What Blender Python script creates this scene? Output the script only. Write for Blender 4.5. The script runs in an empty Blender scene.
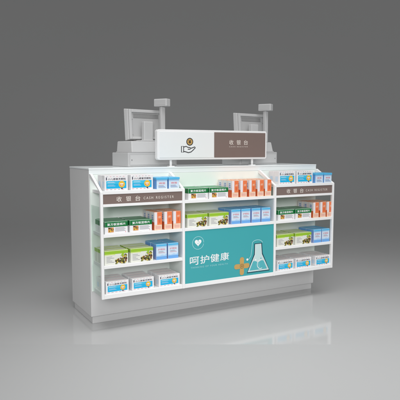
import bpy, bmesh, math, random
from mathutils import Vector, Matrix
random.seed(7)
S = bpy.context.scene
COL = S.collection
R = math.radians

# ------------------------------------------------------------------ materials
def mat(name, col, rough=.45, spec=.5, var=.04, scale=9.0, bump=0.0, bscale=60.0):
    m = bpy.data.materials.new(name); m.use_nodes = True
    nt = m.node_tree; b = nt.nodes['Principled BSDF']
    b.inputs['Specular IOR Level'].default_value = spec
    tc = nt.nodes.new('ShaderNodeTexCoord')
    nz = nt.nodes.new('ShaderNodeTexNoise'); nz.inputs['Scale'].default_value = scale
    nz.inputs['Detail'].default_value = 4
    nt.links.new(tc.outputs['Object'], nz.inputs['Vector'])
    mr = nt.nodes.new('ShaderNodeMapRange')
    mr.inputs['To Min'].default_value = 1 - var; mr.inputs['To Max'].default_value = 1 + var
    nt.links.new(nz.outputs['Fac'], mr.inputs['Value'])
    mx = nt.nodes.new('ShaderNodeVectorMath'); mx.operation = 'SCALE'
    mx.inputs[0].default_value = col
    nt.links.new(mr.outputs['Result'], mx.inputs['Scale'])
    nt.links.new(mx.outputs['Vector'], b.inputs['Base Color'])
    rr = nt.nodes.new('ShaderNodeMapRange')
    rr.inputs['To Min'].default_value = max(0, rough - .05); rr.inputs['To Max'].default_value = rough + .05
    nt.links.new(nz.outputs['Fac'], rr.inputs['Value'])
    nt.links.new(rr.outputs['Result'], b.inputs['Roughness'])
    if bump:
        n2 = nt.nodes.new('ShaderNodeTexNoise'); n2.inputs['Scale'].default_value = bscale
        nt.links.new(tc.outputs['Object'], n2.inputs['Vector'])
        bp = nt.nodes.new('ShaderNodeBump'); bp.inputs['Strength'].default_value = bump
        bp.inputs['Distance'].default_value = .002
        nt.links.new(n2.outputs['Fac'], bp.inputs['Height'])
        nt.links.new(bp.outputs['Normal'], b.inputs['Normal'])
    return m

def srgb(r, g, b):
    f = lambda c: (c/255/12.92 if c <= 10 else ((c/255+.055)/1.055)**2.4)
    return (f(r), f(g), f(b))

M = {}
def mm(name, col, **k):
    M[name] = mat(name, col, **k); return M[name]
mm('white laminate', (.80, .80, .80), rough=.42, var=.012, scale=3)
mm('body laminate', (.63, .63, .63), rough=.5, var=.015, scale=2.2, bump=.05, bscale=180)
mm('white rail', (.86, .86, .86), rough=.35, var=.01)
mm('countertop white', (.82, .86, .865), rough=.22, var=.012, scale=2)
mm('mint glow board', (.84, .90, .86), rough=.5, var=.02, scale=2)  # mint glow of the shelf backs painted into the board colour
mm('divider board', (.72, .78, .75), rough=.5, var=.02, scale=2)
mm('taupe board', srgb(124, 107, 101), rough=.45, var=.03, scale=14)
mm('cream ink', (.80, .74, .68), rough=.5, var=.01)
mm('teal board', srgb(62, 164, 170), rough=.38, var=.02, scale=4)
mm('white ink', (.85, .88, .88), rough=.5, var=.01)
mm('pale teal ink', srgb(160, 214, 218), rough=.5, var=.01)
mm('dark teal ink', srgb(22, 76, 88), rough=.5, var=.02)
mm('flask grey', srgb(196, 220, 220), rough=.5, var=.03, scale=30)
mm('liquid teal', srgb(84, 178, 186), rough=.5, var=.04, scale=30)
mm('gold ink', srgb(196, 158, 92), rough=.5, var=.05, scale=30)
mm('dark gold ink', srgb(150, 118, 66), rough=.5, var=.02)
mm('dark ink', (.025, .025, .03), rough=.5, var=.02)
mm('sign face', (.83, .85, .855), rough=.3, var=.01)
mm('register grey', (.49, .49, .49), rough=.5, var=.02, scale=6, bump=.12, bscale=260)
mm('register light', (.56, .56, .56), rough=.48, var=.02, scale=6, bump=.12, bscale=260)
mm('vent dark', (.20, .20, .20), rough=.6, var=.05)
mm('screen dark', (.03, .035, .04), rough=.15, var=.02)
def glass():
    m = bpy.data.materials.new('clear glass'); m.use_nodes = True; nt = m.node_tree; nt.nodes.clear()
    o = nt.nodes.new('ShaderNodeOutputMaterial'); mx = nt.nodes.new('ShaderNodeMixShader')
    t = nt.nodes.new('ShaderNodeBsdfTransparent'); t.inputs['Color'].default_value = (.95, .98, .965, 1)
    g = nt.nodes.new('ShaderNodeBsdfGlossy'); g.inputs['Roughness'].default_value = .03
    lw = nt.nodes.new('ShaderNodeLayerWeight'); f = nt.nodes.new('ShaderNodeMath'); f.operation = 'MULTIPLY_ADD'
    pw = nt.nodes.new('ShaderNodeMath'); pw.operation = 'POWER'; pw.inputs[1].default_value = 4
    nt.links.new(lw.outputs['Facing'], pw.inputs[0]); nt.links.new(pw.outputs[0], f.inputs[0])
    f.inputs[1].default_value = .4; f.inputs[2].default_value = .02
    nt.links.new(f.outputs[0], mx.inputs[0]); nt.links.new(t.outputs[0], mx.inputs[1]); nt.links.new(g.outputs[0], mx.inputs[2])
    nt.links.new(mx.outputs[0], o.inputs['Surface']); M['clear glass'] = m
glass()
# carton board
mm('carton white', (.82, .82, .83), rough=.38, var=.015, scale=20)
mm('carton cyan', srgb(24, 178, 226), rough=.35, var=.05, scale=30)
mm('carton cyan light', srgb(64, 192, 228), rough=.35, var=.04, scale=30)
mm('badge yellow', srgb(236, 192, 60), rough=.4, var=.05, scale=60)
mm('badge orange', srgb(222, 130, 40), rough=.4, var=.05, scale=60)
mm('title ink', srgb(40, 42, 66), rough=.5, var=.02)
mm('pink ink', srgb(222, 140, 150), rough=.5, var=.05)
mm('grey ink', srgb(150, 150, 160), rough=.5, var=.05)
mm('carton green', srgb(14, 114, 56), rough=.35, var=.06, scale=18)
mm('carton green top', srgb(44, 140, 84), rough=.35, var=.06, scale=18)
mm('picture brown', srgb(140, 92, 66), rough=.45, var=.3, scale=90)
mm('picture orange', srgb(214, 150, 84), rough=.45, var=.2, scale=90)
mm('carton lime', srgb(150, 192, 48), rough=.36, var=.06, scale=24)
mm('carton lime pale', srgb(212, 228, 140), rough=.36, var=.06, scale=24)
mm('carton beige', srgb(226, 227, 218), rough=.4, var=.03, scale=30)
mm('herb dark', srgb(58, 52, 28), rough=.5, var=.3, scale=120)
mm('herb olive', srgb(112, 116, 40), rough=.5, var=.3, scale=120)
mm('herb yellow', srgb(196, 176, 70), rough=.5, var=.2, scale=120)
mm('herb brown', srgb(120, 72, 40), rough=.5, var=.3, scale=120)
mm('carton orange', srgb(234, 124, 76), rough=.36, var=.04, scale=20)
mm('carton orange deep', srgb(216, 104, 62), rough=.36, var=.05, scale=20)
mm('carton lavender', srgb(232, 226, 230), rough=.4, var=.02, scale=20)
mm('carton peach', srgb(240, 206, 178), rough=.4, var=.03, scale=20)
mm('ink blue', srgb(96, 136, 200), rough=.45, var=.05)
mm('carton sky', srgb(86, 182, 228), rough=.35, var=.05, scale=20)
mm('carton blue', srgb(110, 168, 228), rough=.35, var=.05, scale=20)
mm('carton periwinkle', srgb(136, 160, 214), rough=.38, var=.05, scale=20)
mm('carton ice', srgb(206, 224, 240), rough=.38, var=.02, scale=20)
mm('carton ice mid', srgb(166, 204, 238), rough=.38, var=.03, scale=20)

# ------------------------------------------------------------------ mesh builder
class MB:
    """collects boxes, outlines and prints into ONE mesh"""
    def __init__(s, origin=(0, 0, 0)):
        s.bm = bmesh.new(); s.mats = []; s.o = Vector(origin)
    def mi(s, name):
        if name not in s.mats: s.mats.append(name)
        return s.mats.index(name)
    def face(s, pts, m):
        try:
            f = s.bm.faces.new([s.bm.verts.new(Vector(p) - s.o) for p in pts]); f.material_index = s.mi(m)
            return f
        except ValueError: return None
    def add(s, t, m, mtx=None):
        k = s.mi(m) if m else None
        t.verts.index_update()
        vs = [s.bm.verts.new((mtx @ v.co if mtx else v.co) - s.o) for v in t.verts]
        for f in t.faces:
            try:
                g = s.bm.faces.new([vs[v.index] for v in f.verts]); g.material_index = k; g.smooth = f.smooth
            except ValueError: pass
        t.free()
    def box(s, x0, x1, y0, y1, z0, z1, m, bev=0.0, seg=2, taper=None, mtx=None):
        t = bmesh.new(); bmesh.ops.create_cube(t, size=1)
        for v in t.verts:
            v.co = Vector(((x0+x1)/2 + v.co.x*(x1-x0), (y0+y1)/2 + v.co.y*(y1-y0), (z0+z1)/2 + v.co.z*(z1-z0)))
        if taper: taper(t)
        if bev: bmesh.ops.bevel(t, geom=list(t.edges), offset=bev, segments=seg, affect='EDGES', profile=.5)
        s.add(t, m, mtx)
    def tube(s, a, b, r, m, n=14, r2=None):
        a, b = Vector(a), Vector(b); d = b - a
        t = bmesh.new()
        bmesh.ops.create_cone(t, segments=n, radius1=r, radius2=r2 or r, depth=d.length, cap_ends=True)
        q = d.to_track_quat('Z', 'Y').to_matrix().to_4x4()
        for f in t.faces: f.smooth = len(f.verts) == 4
        s.add(t, m, Matrix.Translation((a+b)/2) @ q)
    # flat prints lying on a front face (normal -y) at depth y: outlines in (x, z)
    def flat(s, pts, y, m): return s.face([(x, y, z) for x, z in pts], m)
    def rect(s, x0, x1, z0, z1, y, m): s.flat([(x0, z0), (x1, z0), (x1, z1), (x0, z1)], y, m)
    def disc(s, x, z, rx, rz, y, m, n=20, wob=0, rot=0):
        p = []
        for k in range(n):
            a = 2*math.pi*k/n; w = 1 + wob*(random.random()-.5)
            u, v = rx*w*math.cos(a), rz*w*math.sin(a)
            p.append((x + u*math.cos(rot) - v*math.sin(rot), z + u*math.sin(rot) + v*math.cos(rot)))
        s.flat(p, y, m)
    def stroke(s, pts, w, y, m, closed=False):
        P = [Vector(p) for p in pts]; n = len(P)
        L, Rr = [], []
        for i in range(n):
            a = P[i-1] if (i > 0 or closed) else P[i]
            b = P[(i+1) % n] if (i < n-1 or closed) else P[i]
            d = (b - a).normalized(); nn = Vector((-d.y, d.x))*w/2
            L.append(P[i]+nn); Rr.append(P[i]-nn)
        for i in range(n if closed else n-1):
            j = (i+1) % n
            s.flat([Rr[i], Rr[j], L[j], L[i]], y, m)
    def text(s, string, x0, x1, z0, z1, y, m, off=0.0, sp=1.0):
        if off:                                   # heavier strokes: overprint shifted by a fraction of the line height
            d = (z1-z0)*off
            for k, (u, v) in enumerate(((-1, -1), (1, -1), (-1, 1), (1, 1))):
                s.text(string, x0+u*d, x1+u*d, z0+v*d, z1+v*d, y-.00004*k, m, 0, sp)
            return
        vs, fs = glyphs(string, sp)
        k = s.mi(m)
        V = [s.bm.verts.new(Vector((x0 + u*(x1-x0), y, z0 + v*(z1-z0))) - s.o) for u, v in vs]
        for f in fs:
            try: s.bm.faces.new([V[i] for i in f]).material_index = k
            except ValueError: pass
    def build(s, name, parent=None, smooth=False):
        me = bpy.data.meshes.new(name); s.bm.to_mesh(me); s.bm.free()
        for n in s.mats: me.materials.append(M[n])
        o = bpy.data.objects.new(name, me); COL.objects.link(o)
        if parent: o.parent = parent
        return o

_g = {}
def glyphs(string, sp):
    """outlines of a line of lettering, fitted to the unit square"""
    key = (string, sp)
    if key not in _g:
        cu = bpy.data.curves.new('lettering', 'FONT'); cu.body = string
        cu.resolution_u = 3; cu.space_character = sp
        ob = bpy.data.objects.new('lettering', cu); COL.objects.link(ob)
        dg = bpy.context.evaluated_depsgraph_get(); dg.update()
        me = ob.evaluated_get(dg).to_mesh()
        xs = [v.co.x for v in me.vertices] or [0, 1]; ys = [v.co.y for v in me.vertices] or [0, 1]
        ax, ay = min(xs), min(ys); w = max(max(xs)-ax, 1e-6); h = max(max(ys)-ay, 1e-6)
        _g[key] = ([((v.co.x-ax)/w, (v.co.y-ay)/h) for v in me.vertices], [list(p.vertices) for p in me.polygons])
        ob.evaluated_get(dg).to_mesh_clear()
        bpy.data.objects.remove(ob); bpy.data.curves.remove(cu)
    return _g[key]

def tag(o, label, cat, group=None):
    o['label'] = label; o['category'] = cat
    if group: o['group'] = group
    return o
def thing(name, loc, label, cat, group=None):
    o = bpy.data.objects.new(name, None); o.location = loc; o.empty_display_size = .1
    COL.objects.link(o); return tag(o, label, cat, group)
def arc(cx, cz, rx, rz, a0, a1, n=16):
    return [(cx + rx*math.cos(R(a0+(a1-a0)*k/n)), cz + rz*math.sin(R(a0+(a1-a0)*k/n))) for k in range(n+1)]

# ------------------------------------------------------------------ dimensions (metres)
W, D, H, F = 2.0, .464, 1.088, .233
PX = [0.0, .605, 1.40, 2.0]            # post positions along the front
ZB, Z2, Z1, ZS, Z0 = .262, .455, .662, .860, .945   # shelf tops
TH = .021; PW = .0095                     # shelf edge height, half post width

# ------------------------------------------------------------------ the counter
C0 = (1.0, D/2, 0)
ctr = thing('display_counter', C0, 'long white cashier counter with open product racks and a teal front panel', 'counter')
def part(name): return MB(C0)
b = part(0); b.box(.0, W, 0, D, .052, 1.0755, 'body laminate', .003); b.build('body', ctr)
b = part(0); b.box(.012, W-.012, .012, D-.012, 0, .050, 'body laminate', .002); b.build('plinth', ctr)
b = part(0); b.box(-.0015, W+.0015, -.0075, D+.0015, 1.0762, H, 'countertop white', .002, 2); b.build('countertop', ctr)
b = part(0); b.box(0, W, -.006, -.0005, 1.0465, 1.0758, 'countertop white', .001); b.build('edge_trim', ctr)
b = part(0); b.box(.004, W-.004, -.012, -.002, .236, 1.045, 'mint glow board', .001); b.build('back_panel', ctr)
for i, x in enumerate(PX):
    b = part(0); xc = x + (PW if i == 0 else 0) - (PW if i == 3 else 0)
    b.box(xc-PW, xc+PW, -F-.002, -F+.020, .2325, Z0-.004, 'white rail', .002); b.build('post', ctr)
    # slanted bar from the head of the post back up to the counter edge
    b = part(0)
    p, q = (-F-.002, Z0-.0045), (-.001, 1.052)
    t = bmesh.new()
    dz = .026
    prof = [(-F-.002, Z0-.0045), (-F+.020, Z0-.0045), (-.013, 1.026), (-.013, 1.050), (-.030, 1.050)]
    va = [t.verts.new((xc-PW+.0005, y, z)) for y, z in prof]; vb = [t.verts.new((xc+PW-.0005, y, z)) for y, z in prof]
    t.faces.new(va[::-1]); t.faces.new(vb)
    for k in range(5): t.faces.new([va[k], va[(k+1) % 5], vb[(k+1) % 5], vb[k]])
    bmesh.ops.recalc_face_normals(t, faces=t.faces)
    bmesh.ops.bevel(t, geom=list(t.edges), offset=.0015, segments=1, affect='EDGES')
    b.add(t, 'white rail'); b.build('slanted_bar', ctr)
def shelf(a, c, z, y1=-.013, th=TH):
    b = part(0)
    xa = PX[a] + (2*PW+.0005 if a == 0 else PW+.0005); xb = PX[c] - (2*PW+.0005 if c == 3 else PW+.0005)
    b.box(xa, xb, -F, y1, z-th, z, 'white rail', .0015); b.build('shelf', ctr)
for a in (0, 2):
    for z in (ZB, Z2, Z1, Z0): shelf(a, a+1, z, th=.029 if z == ZB else TH)
shelf(1, 2, ZS); shelf(1, 2, Z1); shelf(1, 2, ZB, th=.029)
for a in (0, 2):          # rail below each header board
    b = part(0)
    xa = PX[a] + (2*PW+.0005 if a == 0 else PW+.0005); xb = PX[a+1] - (2*PW+.0005 if a == 2 else PW+.0005)
    b.box(xa, xb, -F, -F+.024, ZS-.018, ZS, 'white rail', .0015); b.build('rail', ctr)
# end rails that carry the shelf ends at both open sides of the rack
for x in (.0, W-.019):
    for z in ():
        b = part(0); b.box(x+.002, x+.017, -F+.0205, -.0125, z-.018, z-.003, 'white rail', .0015); b.build('end_rail', ctr)
for x in (PX[1], PX[2]):   # dividers that close off the middle bay
    b = part(0); b.box(x-.007, x+.007, -F+.021, -.0125, ZB-.02, ZS-.024, 'divider board', .001); b.build('divider', ctr)

for x in (.0082, W-.0112):  # clear end panes of the rack
    b = part(0); b.box(x, x+.003, -F+.0205, -.0125, ZB-.02, ZS-.02, 'clear glass'); b.build('side_glass', ctr)
CASH = '收银台'
for a in (0, 2):
    xa = PX[a] + (2*PW+.0005 if a == 0 else PW+.0005); xb = PX[a+1] - (2*PW+.0005 if a == 2 else PW+.0005)
    b = part(0); b.box(xa+.0003, xb-.0003, -F+.005, -F+.016, ZS+.0005, Z0-TH-.0005, 'taupe board', .0006)
    hb = b.build('header_board', ctr)
    y = -F+.0042
    o = PX[a]
    for k, ch in enumerate(CASH):
        b = part(0)
        xx = .113 + k*.066
        b.text(ch, o+xx, o+xx+.035, ZS+.013, ZS+.047, y, 'cream ink', .006); b.build('character', hb)
    b = part(0)
    b.text('CASH', o+.304, o+.374, ZS+.021, ZS+.038, y, 'cream ink', 0, 1.5); b.build('caption', hb)
    b = part(0); b.text('REGISTER', o+.396, o+.530, ZS+.021, ZS+.038, y, 'cream ink', 0, 1.5); b.build('caption', hb)

# teal front panel with its print
b = part(0); px0, px1, pz0, pz1 = PX[1]+PW+.0008, PX[2]-PW-.0008, ZB+.0005, Z1-TH-.0005
b.box(px0, px1, -F+.004, -F+.016, pz0, pz1, 'teal board', .0006); tp = b.build('front_panel', ctr)
yl = -F+.0032
b = part(0)
for k, ch in enumerate('呵护健康'):
    xx = .655 + k*.0845
    b.text(ch, xx, xx+.074, .392 + .003*k, .450 + .003*k, yl, 'white ink', .010)
b.text('THINKING OF YOUR HEALTH', .662, .972, .367, .379, yl, 'pale teal ink', 0, 1.25)
b.build('lettering', tp)
b = part(0)                                          # heart in a ring
cx, cz = .722, .549
b.stroke(arc(cx, cz, .046, .046, 0, 350, 40), .0035, yl, 'pale teal ink')
hp = []
for k in range(40):
    t_ = 2*math.pi*k/40
    hp.append((cx + .0017*16*math.sin(t_)**3, cz+.003 + .0017*(13*math.cos(t_)-5*math.cos(2*t_)-2*math.cos(3*t_)-math.cos(4*t_))))
b.flat(hp, yl, 'white ink')
b.stroke(arc(cx, cz+.004, .009, .009, 200, 480, 14), .003, yl-.0005, 'pale teal ink')
b.build('heart_logo', tp)
b = part(0)                                          # golden cross with petal arms
cx, cz = 1.098, .340
for k in range(4):
    a = k*math.pi/2; c_, s_ = math.cos(a), math.sin(a)
    pr = [(0, -.012), (.028, -.019), (.056, -.019), (.068, -.009), (.068, .009), (.056, .019), (.028, .019), (0, .012)]
    b.flat([(cx + u*c_ - v*s_, cz + u*s_ + v*c_) for u, v in pr], yl - .0002*k, 'gold ink')
b.stroke(arc(cx, cz, .016, .016, 0, 360, 20), .004, yl-.0012, 'dark gold ink')
b.disc(cx, cz, .007, .007, yl-.0013, 'dark gold ink')
b.build('cross_emblem', tp)
b = part(0)                                          # flask
out = [(1.147, .284), (1.352, .284), (1.284, .420), (1.277, .500), (1.213, .500), (1.211, .420)]
b.flat([(1.250+(x-1.250)*1.0, z) for x, z in out], yl, 'flask grey')
b.stroke(out, .010, yl-.0006, 'dark teal ink', True)
b.stroke([(x + (.006 if x < 1.25 else -.006), z + (.008 if z < .3 else -.004)) for x, z in out], .004, yl-.0009, 'white ink', True)
liq = [(1.168, .298), (1.330, .298), (1.298, .362)] + [(1.298-.012*k, .362 + .006*math.sin(k*1.1)) for k in range(1, 8)] + [(1.200, .366)]
b.flat(liq, yl-.0004, 'liquid teal')
b.stroke(arc(1.268, .338, .030, .034, 70, 300, 20), .005, yl-.0010, 'white ink')
b.stroke(arc(1.235, .320, .020, .040, -60, 60, 12), .003, yl-.0011, 'pale teal ink')
b.disc(1.222, .376, .007, .007, yl-.0010, 'white ink'); b.disc(1.272, .384, .005, .005, yl-.0010, 'liquid teal')
b.stroke([(1.286, .505)] + arc(1.236, .505, .046, .024, 20, 180, 14) + [(1.186, .46), (1.178, .41), (1.160, .388), (1.146, .386)], .005, yl-.0012, 'pale teal ink')
b.disc(1.146, .386, .009, .009, yl-.0013, 'white ink')
b.build('flask_emblem', tp)

# ------------------------------------------------------------------ sign standing on the counter
SY = .02
sg = thing('counter_sign', (1.0, SY+.02, H), 'wide two-tone cashier sign, half white and half taupe, on two short posts on the counter', 'sign')
so = (1.0, SY+.02, H)
sx0, sx1, sz0, sz1 = .522, 1.496, 1.138, 1.361
def rrect(x0, x1, z0, z1, r, n=6):
    p = []
    for cx, cz, a in ((x1-r, z1-r, 0), (x0+r, z1-r, 90), (x0+r, z0+r, 180), (x1-r, z0+r, 270)):
        p += arc(cx, cz, r, r, a, a+90, n)
    return p
b = MB(so); t = bmesh.new()
pts = rrect(sx0, sx1, sz0, sz1, .018)
f1 = t.faces.new([t.verts.new((x, SY, z)) for x, z in pts[::-1]])
ex = bmesh.ops.extrude_face_region(t, geom=[f1])
bmesh.ops.translate(t, verts=[v for v in ex['geom'] if isinstance(v, bmesh.types.BMVert)], vec=(0, .042, 0))
bmesh.ops.recalc_face_normals(t, faces=t.faces)
bmesh.ops.bevel(t, geom=[e for e in t.edges if len(e.link_faces) == 2 and e.calc_face_angle(0) > 1.2], offset=.003, segments=2, affect='EDGES')
b.add(t, 'white rail'); b.build('sign_frame', sg)
xm = 1.001
b = MB(so); b.box(sx0+.017, xm-.004, SY-.003, SY-.0003, sz0+.016, sz1-.016, 'sign face', .0008); wf = b.build('white_face', sg)
b = MB(so); b.box(xm, sx1-.015, SY-.003, SY-.0003, sz0+.015, sz1-.015, 'taupe board', .0008); tf = b.build('taupe_face', sg)
b = MB(so); y = SY-.0036
for k, ch in enumerate(CASH):
    b.text(ch, 1.136+k*.068, 1.136+k*.068+.038, 1.251, 1.288, y, 'cream ink', .004)
b.text('CASH REGISTER', 1.136, 1.310, 1.232, 1.2395, y, 'cream ink', 0, 1.4); b.build('lettering', tf)
b = MB(so)                                           # open hand below a coin
cx, cz = .787, 1.272
b.disc(cx, cz, .029, .029, y, 'dark ink', 32); b.disc(cx, cz, .0225, .0225, y-.0004, 'gold ink', 32)
b.text('¥', cx-.011, cx+.011, cz-.014, cz+.014, y-.0008, 'dark ink', .02)
b.stroke([(0.717, 1.194), (0.717, 1.238), (0.735, 1.238), (0.735, 1.194)], .0065, y, 'dark ink', True)
b.stroke([(0.738, 1.233), (0.756, 1.238), (0.772, 1.230), (0.789, 1.229), (0.797, 1.223), (0.790, 1.217), (0.770, 1.216)], .006, y-.0003, 'dark ink')
b.stroke([(0.797, 1.224), (0.814, 1.229), (0.829, 1.234), (0.835, 1.229), (0.814, 1.209), (0.797, 1.196), (0.774, 1.191), (0.754, 1.197), (0.738, 1.200)], .006, y-.0006, 'dark ink')
b.build('hand_coin_icon', wf)
for x in (.640, 1.368):
    b = MB(so); b.tube((x, SY+.021, H+.004), (x, SY+.021, sz0+.003), .0095, 'white rail')
    b.box(x-.022, x+.022, SY+.002, SY+.040, H+.0002, H+.005, 'white rail', .001); b.build('sign_post', sg)

# ------------------------------------------------------------------ the two cash registers
def register(ox, label):
    # built square in local axes (u across the front, v into the depth), then turned 12 degrees on the counter
    r = thing('cash_register', (ox, .112, H), label, 'cash register', 'cash registers on the counter')
    r.rotation_euler = (0, 0, R(12))
    B = lambda: MB()
    b = B(); b.box(0, .452, 0, .217, .0005, .104, 'register grey', .005); dr = b.build('cash_drawer', r)
    b = B(); b.box(.016, .436, -.0025, -.0005, .014, .086, 'register light', .0008)
    for x in (.03, .422): b.tube((x, -.0024, .05), (x, -.0042, .05), .004, 'vent dark', 10)
    b.build('drawer_back', dr)
    b = B()
    def tp(t):
        for v in t.verts:
            if v.co.z > .15: v.co.y += .018 if v.co.y < .1 else 0; v.co.x += .008 if v.co.x < .2 else -.008
    b.box(.036, .408, .004, .212, .1045, .188, 'register light', .006, taper=tp); ph = b.build('printer_housing', r)
    b = B(); b.box(.033, .411, .001, .215, .1042, .1115, 'register grey', .002); b.build('seam_strip', ph)
    T = Matrix.Translation((.243, .112, .190)) @ Matrix.Rotation(R(-4), 4, 'X')
    b = B()
    hw = .178
    def shell(t):
        for v in t.verts:
            if v.co.y < 0: v.co.x *= .95; v.co.z = (v.co.z-.12)*.95+.12
    b.box(-hw, hw, -.012, .026, .004, .244, 'register light', .005, taper=shell, mtx=T)
    # rim round the recessed back
    for x0, x1, z0, z1 in ((-hw+.012, -hw+.036, .012, .236), (hw-.036, hw-.012, .012, .236), (-hw+.0362, hw-.0362, .212, .236), (-hw+.0362, hw-.0362, .012, .030)):
        b.box(x0, x1, -.030, -.0122, z0, z1, 'register light', .004, mtx=T)
    b.box(-hw+.0365, hw-.0365, -.0190, -.0122, .0302, .2118, 'register grey', .001, mtx=T)
    mo = b.build('monitor', r)
    b = B(); b.box(-.162, .162, .0262, .028, .020, .230, 'screen dark', .0008, mtx=T); b.build('screen', mo)
    b = B(); b.box(-.125, .108, -.0212, -.0195, .172, .202, 'vent dark', .0005, mtx=T)
    for k in range(23):
        xx = -.121 + k*.0102
        b.box(xx-.0014, xx+.0014, -.0225, -.0214, .1735, .2005, 'register grey', mtx=T)
    b.build('vent', mo)
    for x in (-.138, .138):
        for z in (.045, .160):
            b = B(); b.tube(T @ Vector((x, -.0188, z)), T @ Vector((x, -.0215, z)), .0042, 'vent dark', 10); b.build('screw', mo)
    b = B(); b.box(.172, .256, .040, .078, .1885, .336, 'register light', .006); b.build('monitor_arm', r)
    b = B(); b.box(.134, .296, .026, .140, .1882, .197, 'register light', .004); b.build('monitor_foot', r)
    b = B(); b.box(.322, .359, .024, .052, .1885, .452, 'register light', .004); b.build('display_pole', r)
    b = B(); Q = Matrix.Translation((.338, .036, .480)) @ Matrix.Rotation(R(-68), 4, 'Z')
    b.box(-.056, .056, -.030, .030, -.0275, .030, 'register light', .005, mtx=Q); hd = b.build('customer_display', r)
    b = B(); b.box(-.047, .047, -.0315, -.0302, -.017, .021, 'register grey', .0006, mtx=Q); b.build('display_window', hd)
    return r
register(.332, 'grey cash register standing at the left behind the white half of the sign')
register(1.302, 'grey cash register standing at the right behind the taupe half of the sign')

# ------------------------------------------------------------------ cartons (one mesh each, print included; origin at the base, front at y=0)
def carton_white(w, h, d):
    b = MB(); b.box(-w/2, w/2, 0, d, 0, h, 'carton white', .0012, 1); y = -.0005; e = -.0009
    b.rect(-w*.43, w*.43, h*.15, h*.64, y, 'carton cyan')
    b.rect(-w*.43, w*.10, h*.44, h*.62, e, 'carton cyan light')
    for k, z in enumerate((.30, .37, .51, .55)): b.rect(-w*.38, -w*(.05+.05*(k % 2)), h*z, h*(z+.022), -.0012, 'carton ice')
    b.text('小儿感冒灵颗粒', -w*.36, w*.41, h*.70, h*.83, y, 'title ink', .016)
    b.rect(-w*.44, -w*.40, h*.70, h*.88, y, 'title ink')
    for k in range(6): b.rect(-w*.42+k*w*.14, -w*.42+k*w*.14+w*.07, h*.92, h*.94, y, 'pink ink' if k % 2 else 'grey ink')
    for k in range(5): b.rect(-w*.44+k*w*.17, -w*.44+k*w*.17+w*.09, h*.07, h*.10, y, 'pink ink' if k % 2 == 0 else 'grey ink')
    cx, cz = w*.23, h*.42
    b.disc(cx, cz, h*.22, h*.22, -.0013, 'badge yellow', 24)
    b.disc(cx-h*.01, cz-h*.03, h*.13, h*.10, -.0016, 'badge orange', 16)
    b.rect(cx-h*.12, cx+h*.11, cz-h*.02, cz+h*.06, -.0019, 'carton white')
    b.rect(cx-h*.08, cx+h*.07, cz-h*.10, cz-h*.06, -.0019, 'carton white')
    b.flat([(cx-h*.07, cz-h*.24), (cx+h*.08, cz-h*.24), (cx+h*.01, cz-h*.36)], -.0016, 'title ink')
    # print on the lid: pale lines along the front edge
    for q, m_ in ((.10, 'carton peach'), (.78, 'pink ink')):
        b.face([(-w*.44, d*q, h+.0005), (w*.44, d*q, h+.0005), (w*.44, d*(q+.06), h+.0005), (-w*.44, d*(q+.06), h+.0005)], m_)
    xs = -w/2-.0005
    b.face([(xs, d*.2, h*.2), (xs, d*.2, h*.6), (xs, d*.7, h*.6), (xs, d*.7, h*.2)][::-1], 'carton ice')
    return b.build('medicine_carton')
def carton_green(w, h, d):
    b = MB(); b.box(-w/2, w/2, 0, d, 0, h, 'carton white', .0012, 1); y = -.0005; e = -.0009
    b.rect(-w*.497, w*.497, h*.56, h*.985, y, 'carton green')
    b.text('复方板蓝根片', -w*.40, w*.40, h*.67, h*.88, e, 'white ink', .016)
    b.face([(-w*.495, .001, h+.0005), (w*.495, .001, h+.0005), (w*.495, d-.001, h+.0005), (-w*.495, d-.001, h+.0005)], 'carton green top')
    xs = -w/2-.0005
    b.face([(xs, .001, h*.56), (xs, .001, h*.985), (xs, d-.001, h*.985), (xs, d-.001, h*.56)][::-1], 'carton green')
    xs = w/2+.0005
    b.face([(xs, .001, h*.56), (xs, .001, h*.985), (xs, d-.001, h*.985), (xs, d-.001, h*.56)], 'carton green')
    b.rect(-w*.36, -w*.12, h*.12, h*.52, y, 'picture orange')
    for k in range(9): b.disc(-w*(.33-.022*k), h*(.18+.30*random.random()), w*.03, h*.07, e-.0002*k, ('picture brown', 'herb dark', 'carton green', 'badge yellow')[k % 4], 9, .3, random.random()*3)
    for k in range(4): b.rect(-w*.06, w*(.40-.05*(k % 2)), h*(.18+.09*k), h*(.215+.09*k), y, 'grey ink')
    b.disc(w*.40, h*.10, w*.02, h*.04, y, 'pink ink', 10)
    return b.build('medicine_carton')
def carton_lime(w, h, d):
    b = MB(); b.box(-w/2, w/2, 0, d, 0, h, 'carton beige', .0012, 1); y = -.0005; e = -.0009
    b.rect(-w*.497, w*.497, h*.76, h*.988, y, 'carton lime')
    b.rect(-w*.497, -w*.05, h*.70, h*.76, y, 'carton lime pale')
    b.face([(-w*.495, .001, h+.0005), (w*.495, .001, h+.0005), (w*.495, d*.55, h+.0005), (-w*.495, d*.55, h+.0005)], 'carton lime pale')
    xs = -w/2-.0005
    b.face([(xs, .001, h*.72), (xs, .001, h*.988), (xs, d-.001, h*.988), (xs, d-.001, h*.72)][::-1], 'carton lime')
    for k in range(5): b.rect(-w*.42, -w*(.10+.08*(k % 3)), h*(.16+.10*k), h*(.19+.10*k), y, 'grey ink')
    rnd = random.Random(3)
    for k in range(60):
        u = rnd.random(); v = rnd.random()
        xx = w*(-.04+.47*u); zz = h*(.09 + (.20+.42*u)*v)
        b.disc(xx, zz, w*(.030+.028*rnd.random()), h*(.04+.035*rnd.random()), e-.00004*k,
               ('herb dark', 'herb olive', 'herb brown', 'herb olive', 'herb dark', 'herb yellow')[k % 6], 10, .35, rnd.random()*3)
    b.flat([(w*.16, h*.60), (w*.26, h*.80), (w*.32, h*.84), (w*.30, h*.62)], e-.0028, 'carton lime')
    return b.build('medicine_carton')
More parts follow.
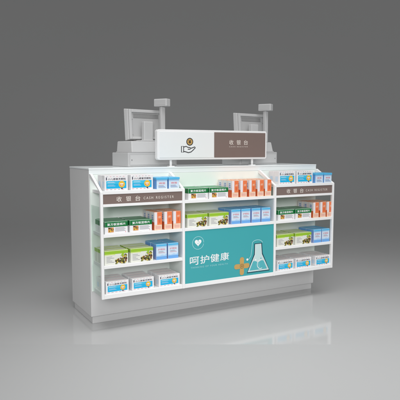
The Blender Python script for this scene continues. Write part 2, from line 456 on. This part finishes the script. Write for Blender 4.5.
def carton_orange(w, h, d):
    b = MB(); b.box(-w/2, w/2, 0, d, 0, h, 'carton peach', .0012, 1); y = -.0005; e = -.0009
    b.rect(-w*.14, w*.495, h*.30, h*.985, y, 'carton orange')
    b.rect(-w*.495, -w*.14, h*.30, h*.985, y, 'carton lavender')
    b.text('止咳片', -w*.02, w*.36, h*.66, h*.78, e, 'carton peach', .015)
    b.rect(w*.08, w*.28, h*.40, h*.60, e, 'carton orange deep')
    for k in range(3): b.rect(-w*.36, w*.34, h*(.07+.06*k), h*(.09+.06*k), y, 'pink ink')
    xs = -w/2-.0005
    def side(z0, z1, y0, y1, m_, o=0): b.face([(xs-o, y0, z0), (xs-o, y0, z1), (xs-o, y1, z1), (xs-o, y1, z0)][::-1], m_)
    side(.001, h*.44, .001, d-.001, 'carton orange deep'); side(h*.44, h*.985, .001, d-.001, 'carton lavender')
    for k in range(3): side(h*(.58+.10*k), h*(.63+.10*k), d*.3, d*.66, 'ink blue', .0004)
    b.face([(-w*.49, .001, h+.0005), (w*.49, .001, h+.0005), (w*.49, d*.45, h+.0005), (-w*.49, d*.45, h+.0005)], 'carton orange')
    return b.build('medicine_carton')
def carton_blue(w, h, d):
    b = MB(); b.box(-w/2, w/2, 0, d, 0, h, 'carton ice', .0012, 1); y = -.0005; e = -.0009
    b.rect(-w*.495, w*.495, h*.86, h*.985, y, 'carton sky')
    b.rect(-w*.495, w*.495, h*.80, h*.845, y, 'carton ice mid')
    b.rect(-w*.495, w*.495, .001, h*.20, y, 'carton blue')
    b.flat([(-w*.495, h*.20), (w*.495, h*.20), (w*.495, h*.36), (w*.30, h*.26), (w*.05, h*.31), (-w*.2, h*.25), (-w*.495, h*.27)], y, 'carton ice mid')
    b.text('护眼贴', -w*.34, w*.34, h*.60, h*.72, y, 'pink ink', .012)
    for k in range(3): b.rect(-w*.30, w*(.34-.1*k), h*(.42+.05*k), h*(.44+.05*k), y, 'grey ink' if k else 'pink ink')
    b.face([(-w*.495, .001, h+.0005), (w*.495, .001, h+.0005), (w*.495, d-.001, h+.0005), (-w*.495, d-.001, h+.0005)], 'carton sky')
    for xs, rv in ((-w/2-.0005, True), (w/2+.0005, False)):
        q = [(xs, .001, .001), (xs, .001, h*.985), (xs, d-.001, h*.985), (xs, d-.001, .001)]
        b.face(q[::-1] if rv else q, 'carton periwinkle')
        xs += -.0004 if rv else .0004
        q = [(xs, .001, h*.80), (xs, .001, h*.985), (xs, d-.001, h*.985), (xs, d-.001, h*.80)]
        b.face(q[::-1] if rv else q, 'carton blue')
    return b.build('medicine_carton')
def carton_cap(w, h, d):
    b = MB(); b.box(-w/2, w/2, 0, d, 0, h*.80, 'carton ice', .0012, 1); y = -.0005
    b.box(-w/2-.003, w/2+.003, -.003, d+.003, h*.8003, h, 'carton sky', .0015, 1)
    b.text('棉签', -w*.30, w*.30, h*.42, h*.58, y, 'pink ink', .02)
    for k in range(3): b.rect(-w*.34, w*(.36-.1*k), h*(.10+.09*k), h*(.14+.09*k), y, 'grey ink' if k != 1 else 'ink blue')
    b.rect(-w*.49, w*.49, h*.68, h*.78, y, 'carton ice mid')
    xs = -w/2-.0005
    b.face([(xs, .001, .001), (xs, .001, h*.795), (xs, d-.001, h*.795), (xs, d-.001, .001)][::-1], 'carton blue')
    return b.build('medicine_carton')

KIND = {
 'w0': (carton_white, .161, .100, .064, 'white cyan carton with yellow badge', 'white and cyan cartons with a yellow badge'),
 'w3': (carton_white, .161, .080, .064, 'low white cyan carton with yellow badge', 'white and cyan cartons with a yellow badge'),
 'g':  (carton_green, .160, .080, .064, 'dark green and white carton', 'dark green and white cartons'),
 'l':  (carton_lime, .164, .093, .064, 'lime-topped carton with herb picture', 'lime-topped cartons with a herb picture'),
 'o':  (carton_orange, .058, .125, .062, 'slim orange and peach carton', 'slim orange cartons'),
 'b':  (carton_blue, .080, .108, .092, 'tall sky-blue carton', 'tall sky-blue cartons'),
 'c':  (carton_cap, .080, .078, .064, 'small pale box with blue lid', 'small boxes with a blue lid'),
}
proto = {}
ORD = {1: ['only'], 2: ['left', 'right'], 3: ['left', 'middle', 'right'], 4: ['first', 'second', 'third', 'fourth'], 5: ['first', 'second', 'third', 'fourth', 'fifth']}
DEP = {1: [''], 2: ['front', 'rear'], 3: ['front', 'middle', 'rear']}
BAY = {0: 'left bay', 1: 'middle bay', 2: 'right bay'}
used = set()
def place(kind, xs, z, bay, shelf_name, deep, y0=-F+.012):
    fn, w, h, d, look, group = KIND[kind]
    rnd = random.Random(hash((len(used), 5)) % 9999)
    for i, x in enumerate(xs):
        jx = 0
        for q in range(deep):
            if kind not in proto:
                proto[kind] = fn(w, h, d)
            o = proto[kind] if kind not in used else proto[kind].copy()
            if kind in used: COL.objects.link(o)
            used.add(kind)
            jx = rnd.uniform(-.0025, .0025)
            o.location = (x + jx, y0 + q*(d+.0025) + rnd.uniform(0, .002) + (rnd.uniform(0, .004) if q == 0 else .004), z + .0004)
            o.rotation_euler = (0, 0, R(rnd.uniform(-1.9, 1.9)) * (.6 if w > .1 else .8))
            n = len(xs)
            pos = ORD[n][i] + (' stack' if 0 else '')
            if n <= 3: place_txt = f"{pos} column, {shelf_name}, {BAY[bay]}"
            else: place_txt = f"{pos} column from left, {BAY[bay]}"
            dep = DEP[deep][q]
            o['label'] = (f"{dep + ' ' if dep else ''}{look}, {place_txt}")
            o['category'] = 'carton'
            o['group'] = group
E3 = lambda a, *c: [a + v for v in c]
for bay, o_ in ((0, 0.0), (2, 1.405)):
    place('w0', E3(o_, .116, .298), Z0, bay, 'top shelf', 2)
    place('c', E3(o_, .444, .540), Z0, bay, 'top shelf', 2)
    place('g', E3(o_, .114, .288), Z1, bay, 'second shelf', 3)
    place('o', E3(o_, .416, .493, .562), Z1, bay, 'second shelf', 3)
    place('l', E3(o_, .108, .292), Z2, bay, 'third shelf', 3)
    place('b', E3(o_, .438, .530), Z2, bay, 'third shelf', 2)
    place('w3', E3(o_, .114, .298, .500), ZB, bay, 'bottom shelf', 3)
place('g', [.728, .900], ZS, 1, 'upper shelf', 3)
place('o', [1.040, 1.117, 1.194, 1.271, 1.343], ZS, 1, 'upper shelf', 3)
place('l', [.722, .904], Z1, 1, 'lower shelf', 3)
place('b', [1.048, 1.141, 1.234, 1.327], Z1, 1, 'lower shelf', 2)

# ------------------------------------------------------------------ the studio: floor sweeping up into a backdrop
def floor_mat(name, rough, spec, base):
    m = mat(name, base, rough=rough, spec=spec, var=.012, scale=.6); return m
M['floor polished'] = floor_mat('floor polished', .08, .5, (.45, .452, .452))
M['floor matte'] = floor_mat('floor matte', .55, .25, (.40, .403, .403))
nt = M['floor polished'].node_tree; bs = nt.nodes['Principled BSDF']    # rougher and less specular away from the counter
tc = nt.nodes.new('ShaderNodeTexCoord'); ds = nt.nodes.new('ShaderNodeVectorMath'); ds.operation = 'DISTANCE'
ds.inputs[1].default_value = (1, 0, 0); nt.links.new(tc.outputs['Object'], ds.inputs[0])
for inp, lo, hi in (('Roughness', .08, .65), ('Specular IOR Level', .5, .05)):
    mr = nt.nodes.new('ShaderNodeMapRange'); mr.interpolation_type = 'SMOOTHSTEP'
    mr.inputs['From Min'].default_value = 2.0; mr.inputs['From Max'].default_value = 6.5
    mr.inputs['To Min'].default_value = lo; mr.inputs['To Max'].default_value = hi
    nt.links.new(ds.outputs['Value'], mr.inputs['Value']); nt.links.new(mr.outputs['Result'], bs.inputs[inp])
me = bpy.data.meshes.new('floor'); fb = bmesh.new()
prof = [(-9, 0), (-4, 0), (0, 0), (4, 0)] + [(5 + 9*math.sin(R(a)), 9 - 9*math.cos(R(a))) for a in range(0, 91, 2)] + [(14, 15)]
FX = Matrix.Rotation(-.508, 4, 'Z')
rows = []
for y, z in prof:
    rows.append([fb.verts.new(FX @ Vector((x, y, z))) for x in (-90, -20, 0, 20, 90)])
for a, c in zip(rows, rows[1:]):
    for k in range(4):
        f = fb.faces.new([a[k], a[k+1], c[k+1], c[k]]); f.smooth = True
bmesh.ops.recalc_face_normals(fb, faces=fb.faces)
fb.to_mesh(me); fb.free(); me.materials.append(M['floor polished'])
fl = bpy.data.objects.new('floor', me); COL.objects.link(fl); fl['kind'] = 'structure'
for f in me.polygons:
    pass

# ------------------------------------------------------------------ camera
cam = bpy.data.cameras.new('camera'); co = bpy.data.objects.new('camera', cam); COL.objects.link(co)
co.location = (-1.1226, -3.5697, 1.2148); co.rotation_euler = (math.pi/2 - .0934, 0, -.5081)
cam.sensor_width = 36; cam.lens = 539.85/400*36; cam.clip_end = 200; cam.clip_start = .05
S.camera = co

# matte sheet added over the floor to cut the reflection, square to the view
fwd = Vector((math.sin(.5081), math.cos(.5081), 0)); rt = Vector((math.cos(.5081), -math.sin(.5081), 0))
def floor_at(py):
    a = .0934 + math.atan((py-200)/539.85); return co.location.z / math.tan(a)
d0 = floor_at(345)
base = Vector((co.location.x, co.location.y, 0))
fm = MB()
for u0, u1 in ((-24, 24),):
    P = [base + fwd*(-6) + rt*u0, base + fwd*(-6) + rt*u1, base + fwd*d0 + rt*u1, base + fwd*d0 + rt*u0]
    fm.face([(p.x, p.y, .004) for p in P], 'floor matte')
ff = fm.build('reflection_cut_sheet'); ff['kind'] = 'structure'

# ------------------------------------------------------------------ light
w = bpy.data.worlds.new('World'); S.world = w; w.use_nodes = True
bg = w.node_tree.nodes['Background']; bg.inputs['Color'].default_value = (1, 1, 1, 1); bg.inputs['Strength'].default_value = .33
def area(name, loc, to, sx, sy, e, col=(1, 1, 1), spread=180):
    l = bpy.data.lights.new(name, 'AREA'); l.shape = 'RECTANGLE'; l.size = sx; l.size_y = sy; l.energy = e; l.color = col
    l.spread = R(spread)
    o = bpy.data.objects.new(name, l); COL.objects.link(o); o.location = loc
    o.rotation_euler = (Vector(to) - Vector(loc)).to_track_quat('-Z', 'Y').to_euler(); return o
area('softbox_top', (.85, -2.0, 4.4), (1.0, -1.5, 0), 4.8, 2.6, 62, spread=85)
area('fill_front', (-1.8, -5.0, 2.3), (.9, 0, .6), 2.6, 1.6, 15, spread=50)  # unseen fill lamp added to brighten the shelf interiors

S.view_settings.view_transform = 'Standard'; S.view_settings.look = 'None'
S.view_settings.exposure = 0; S.view_settings.gamma = 1
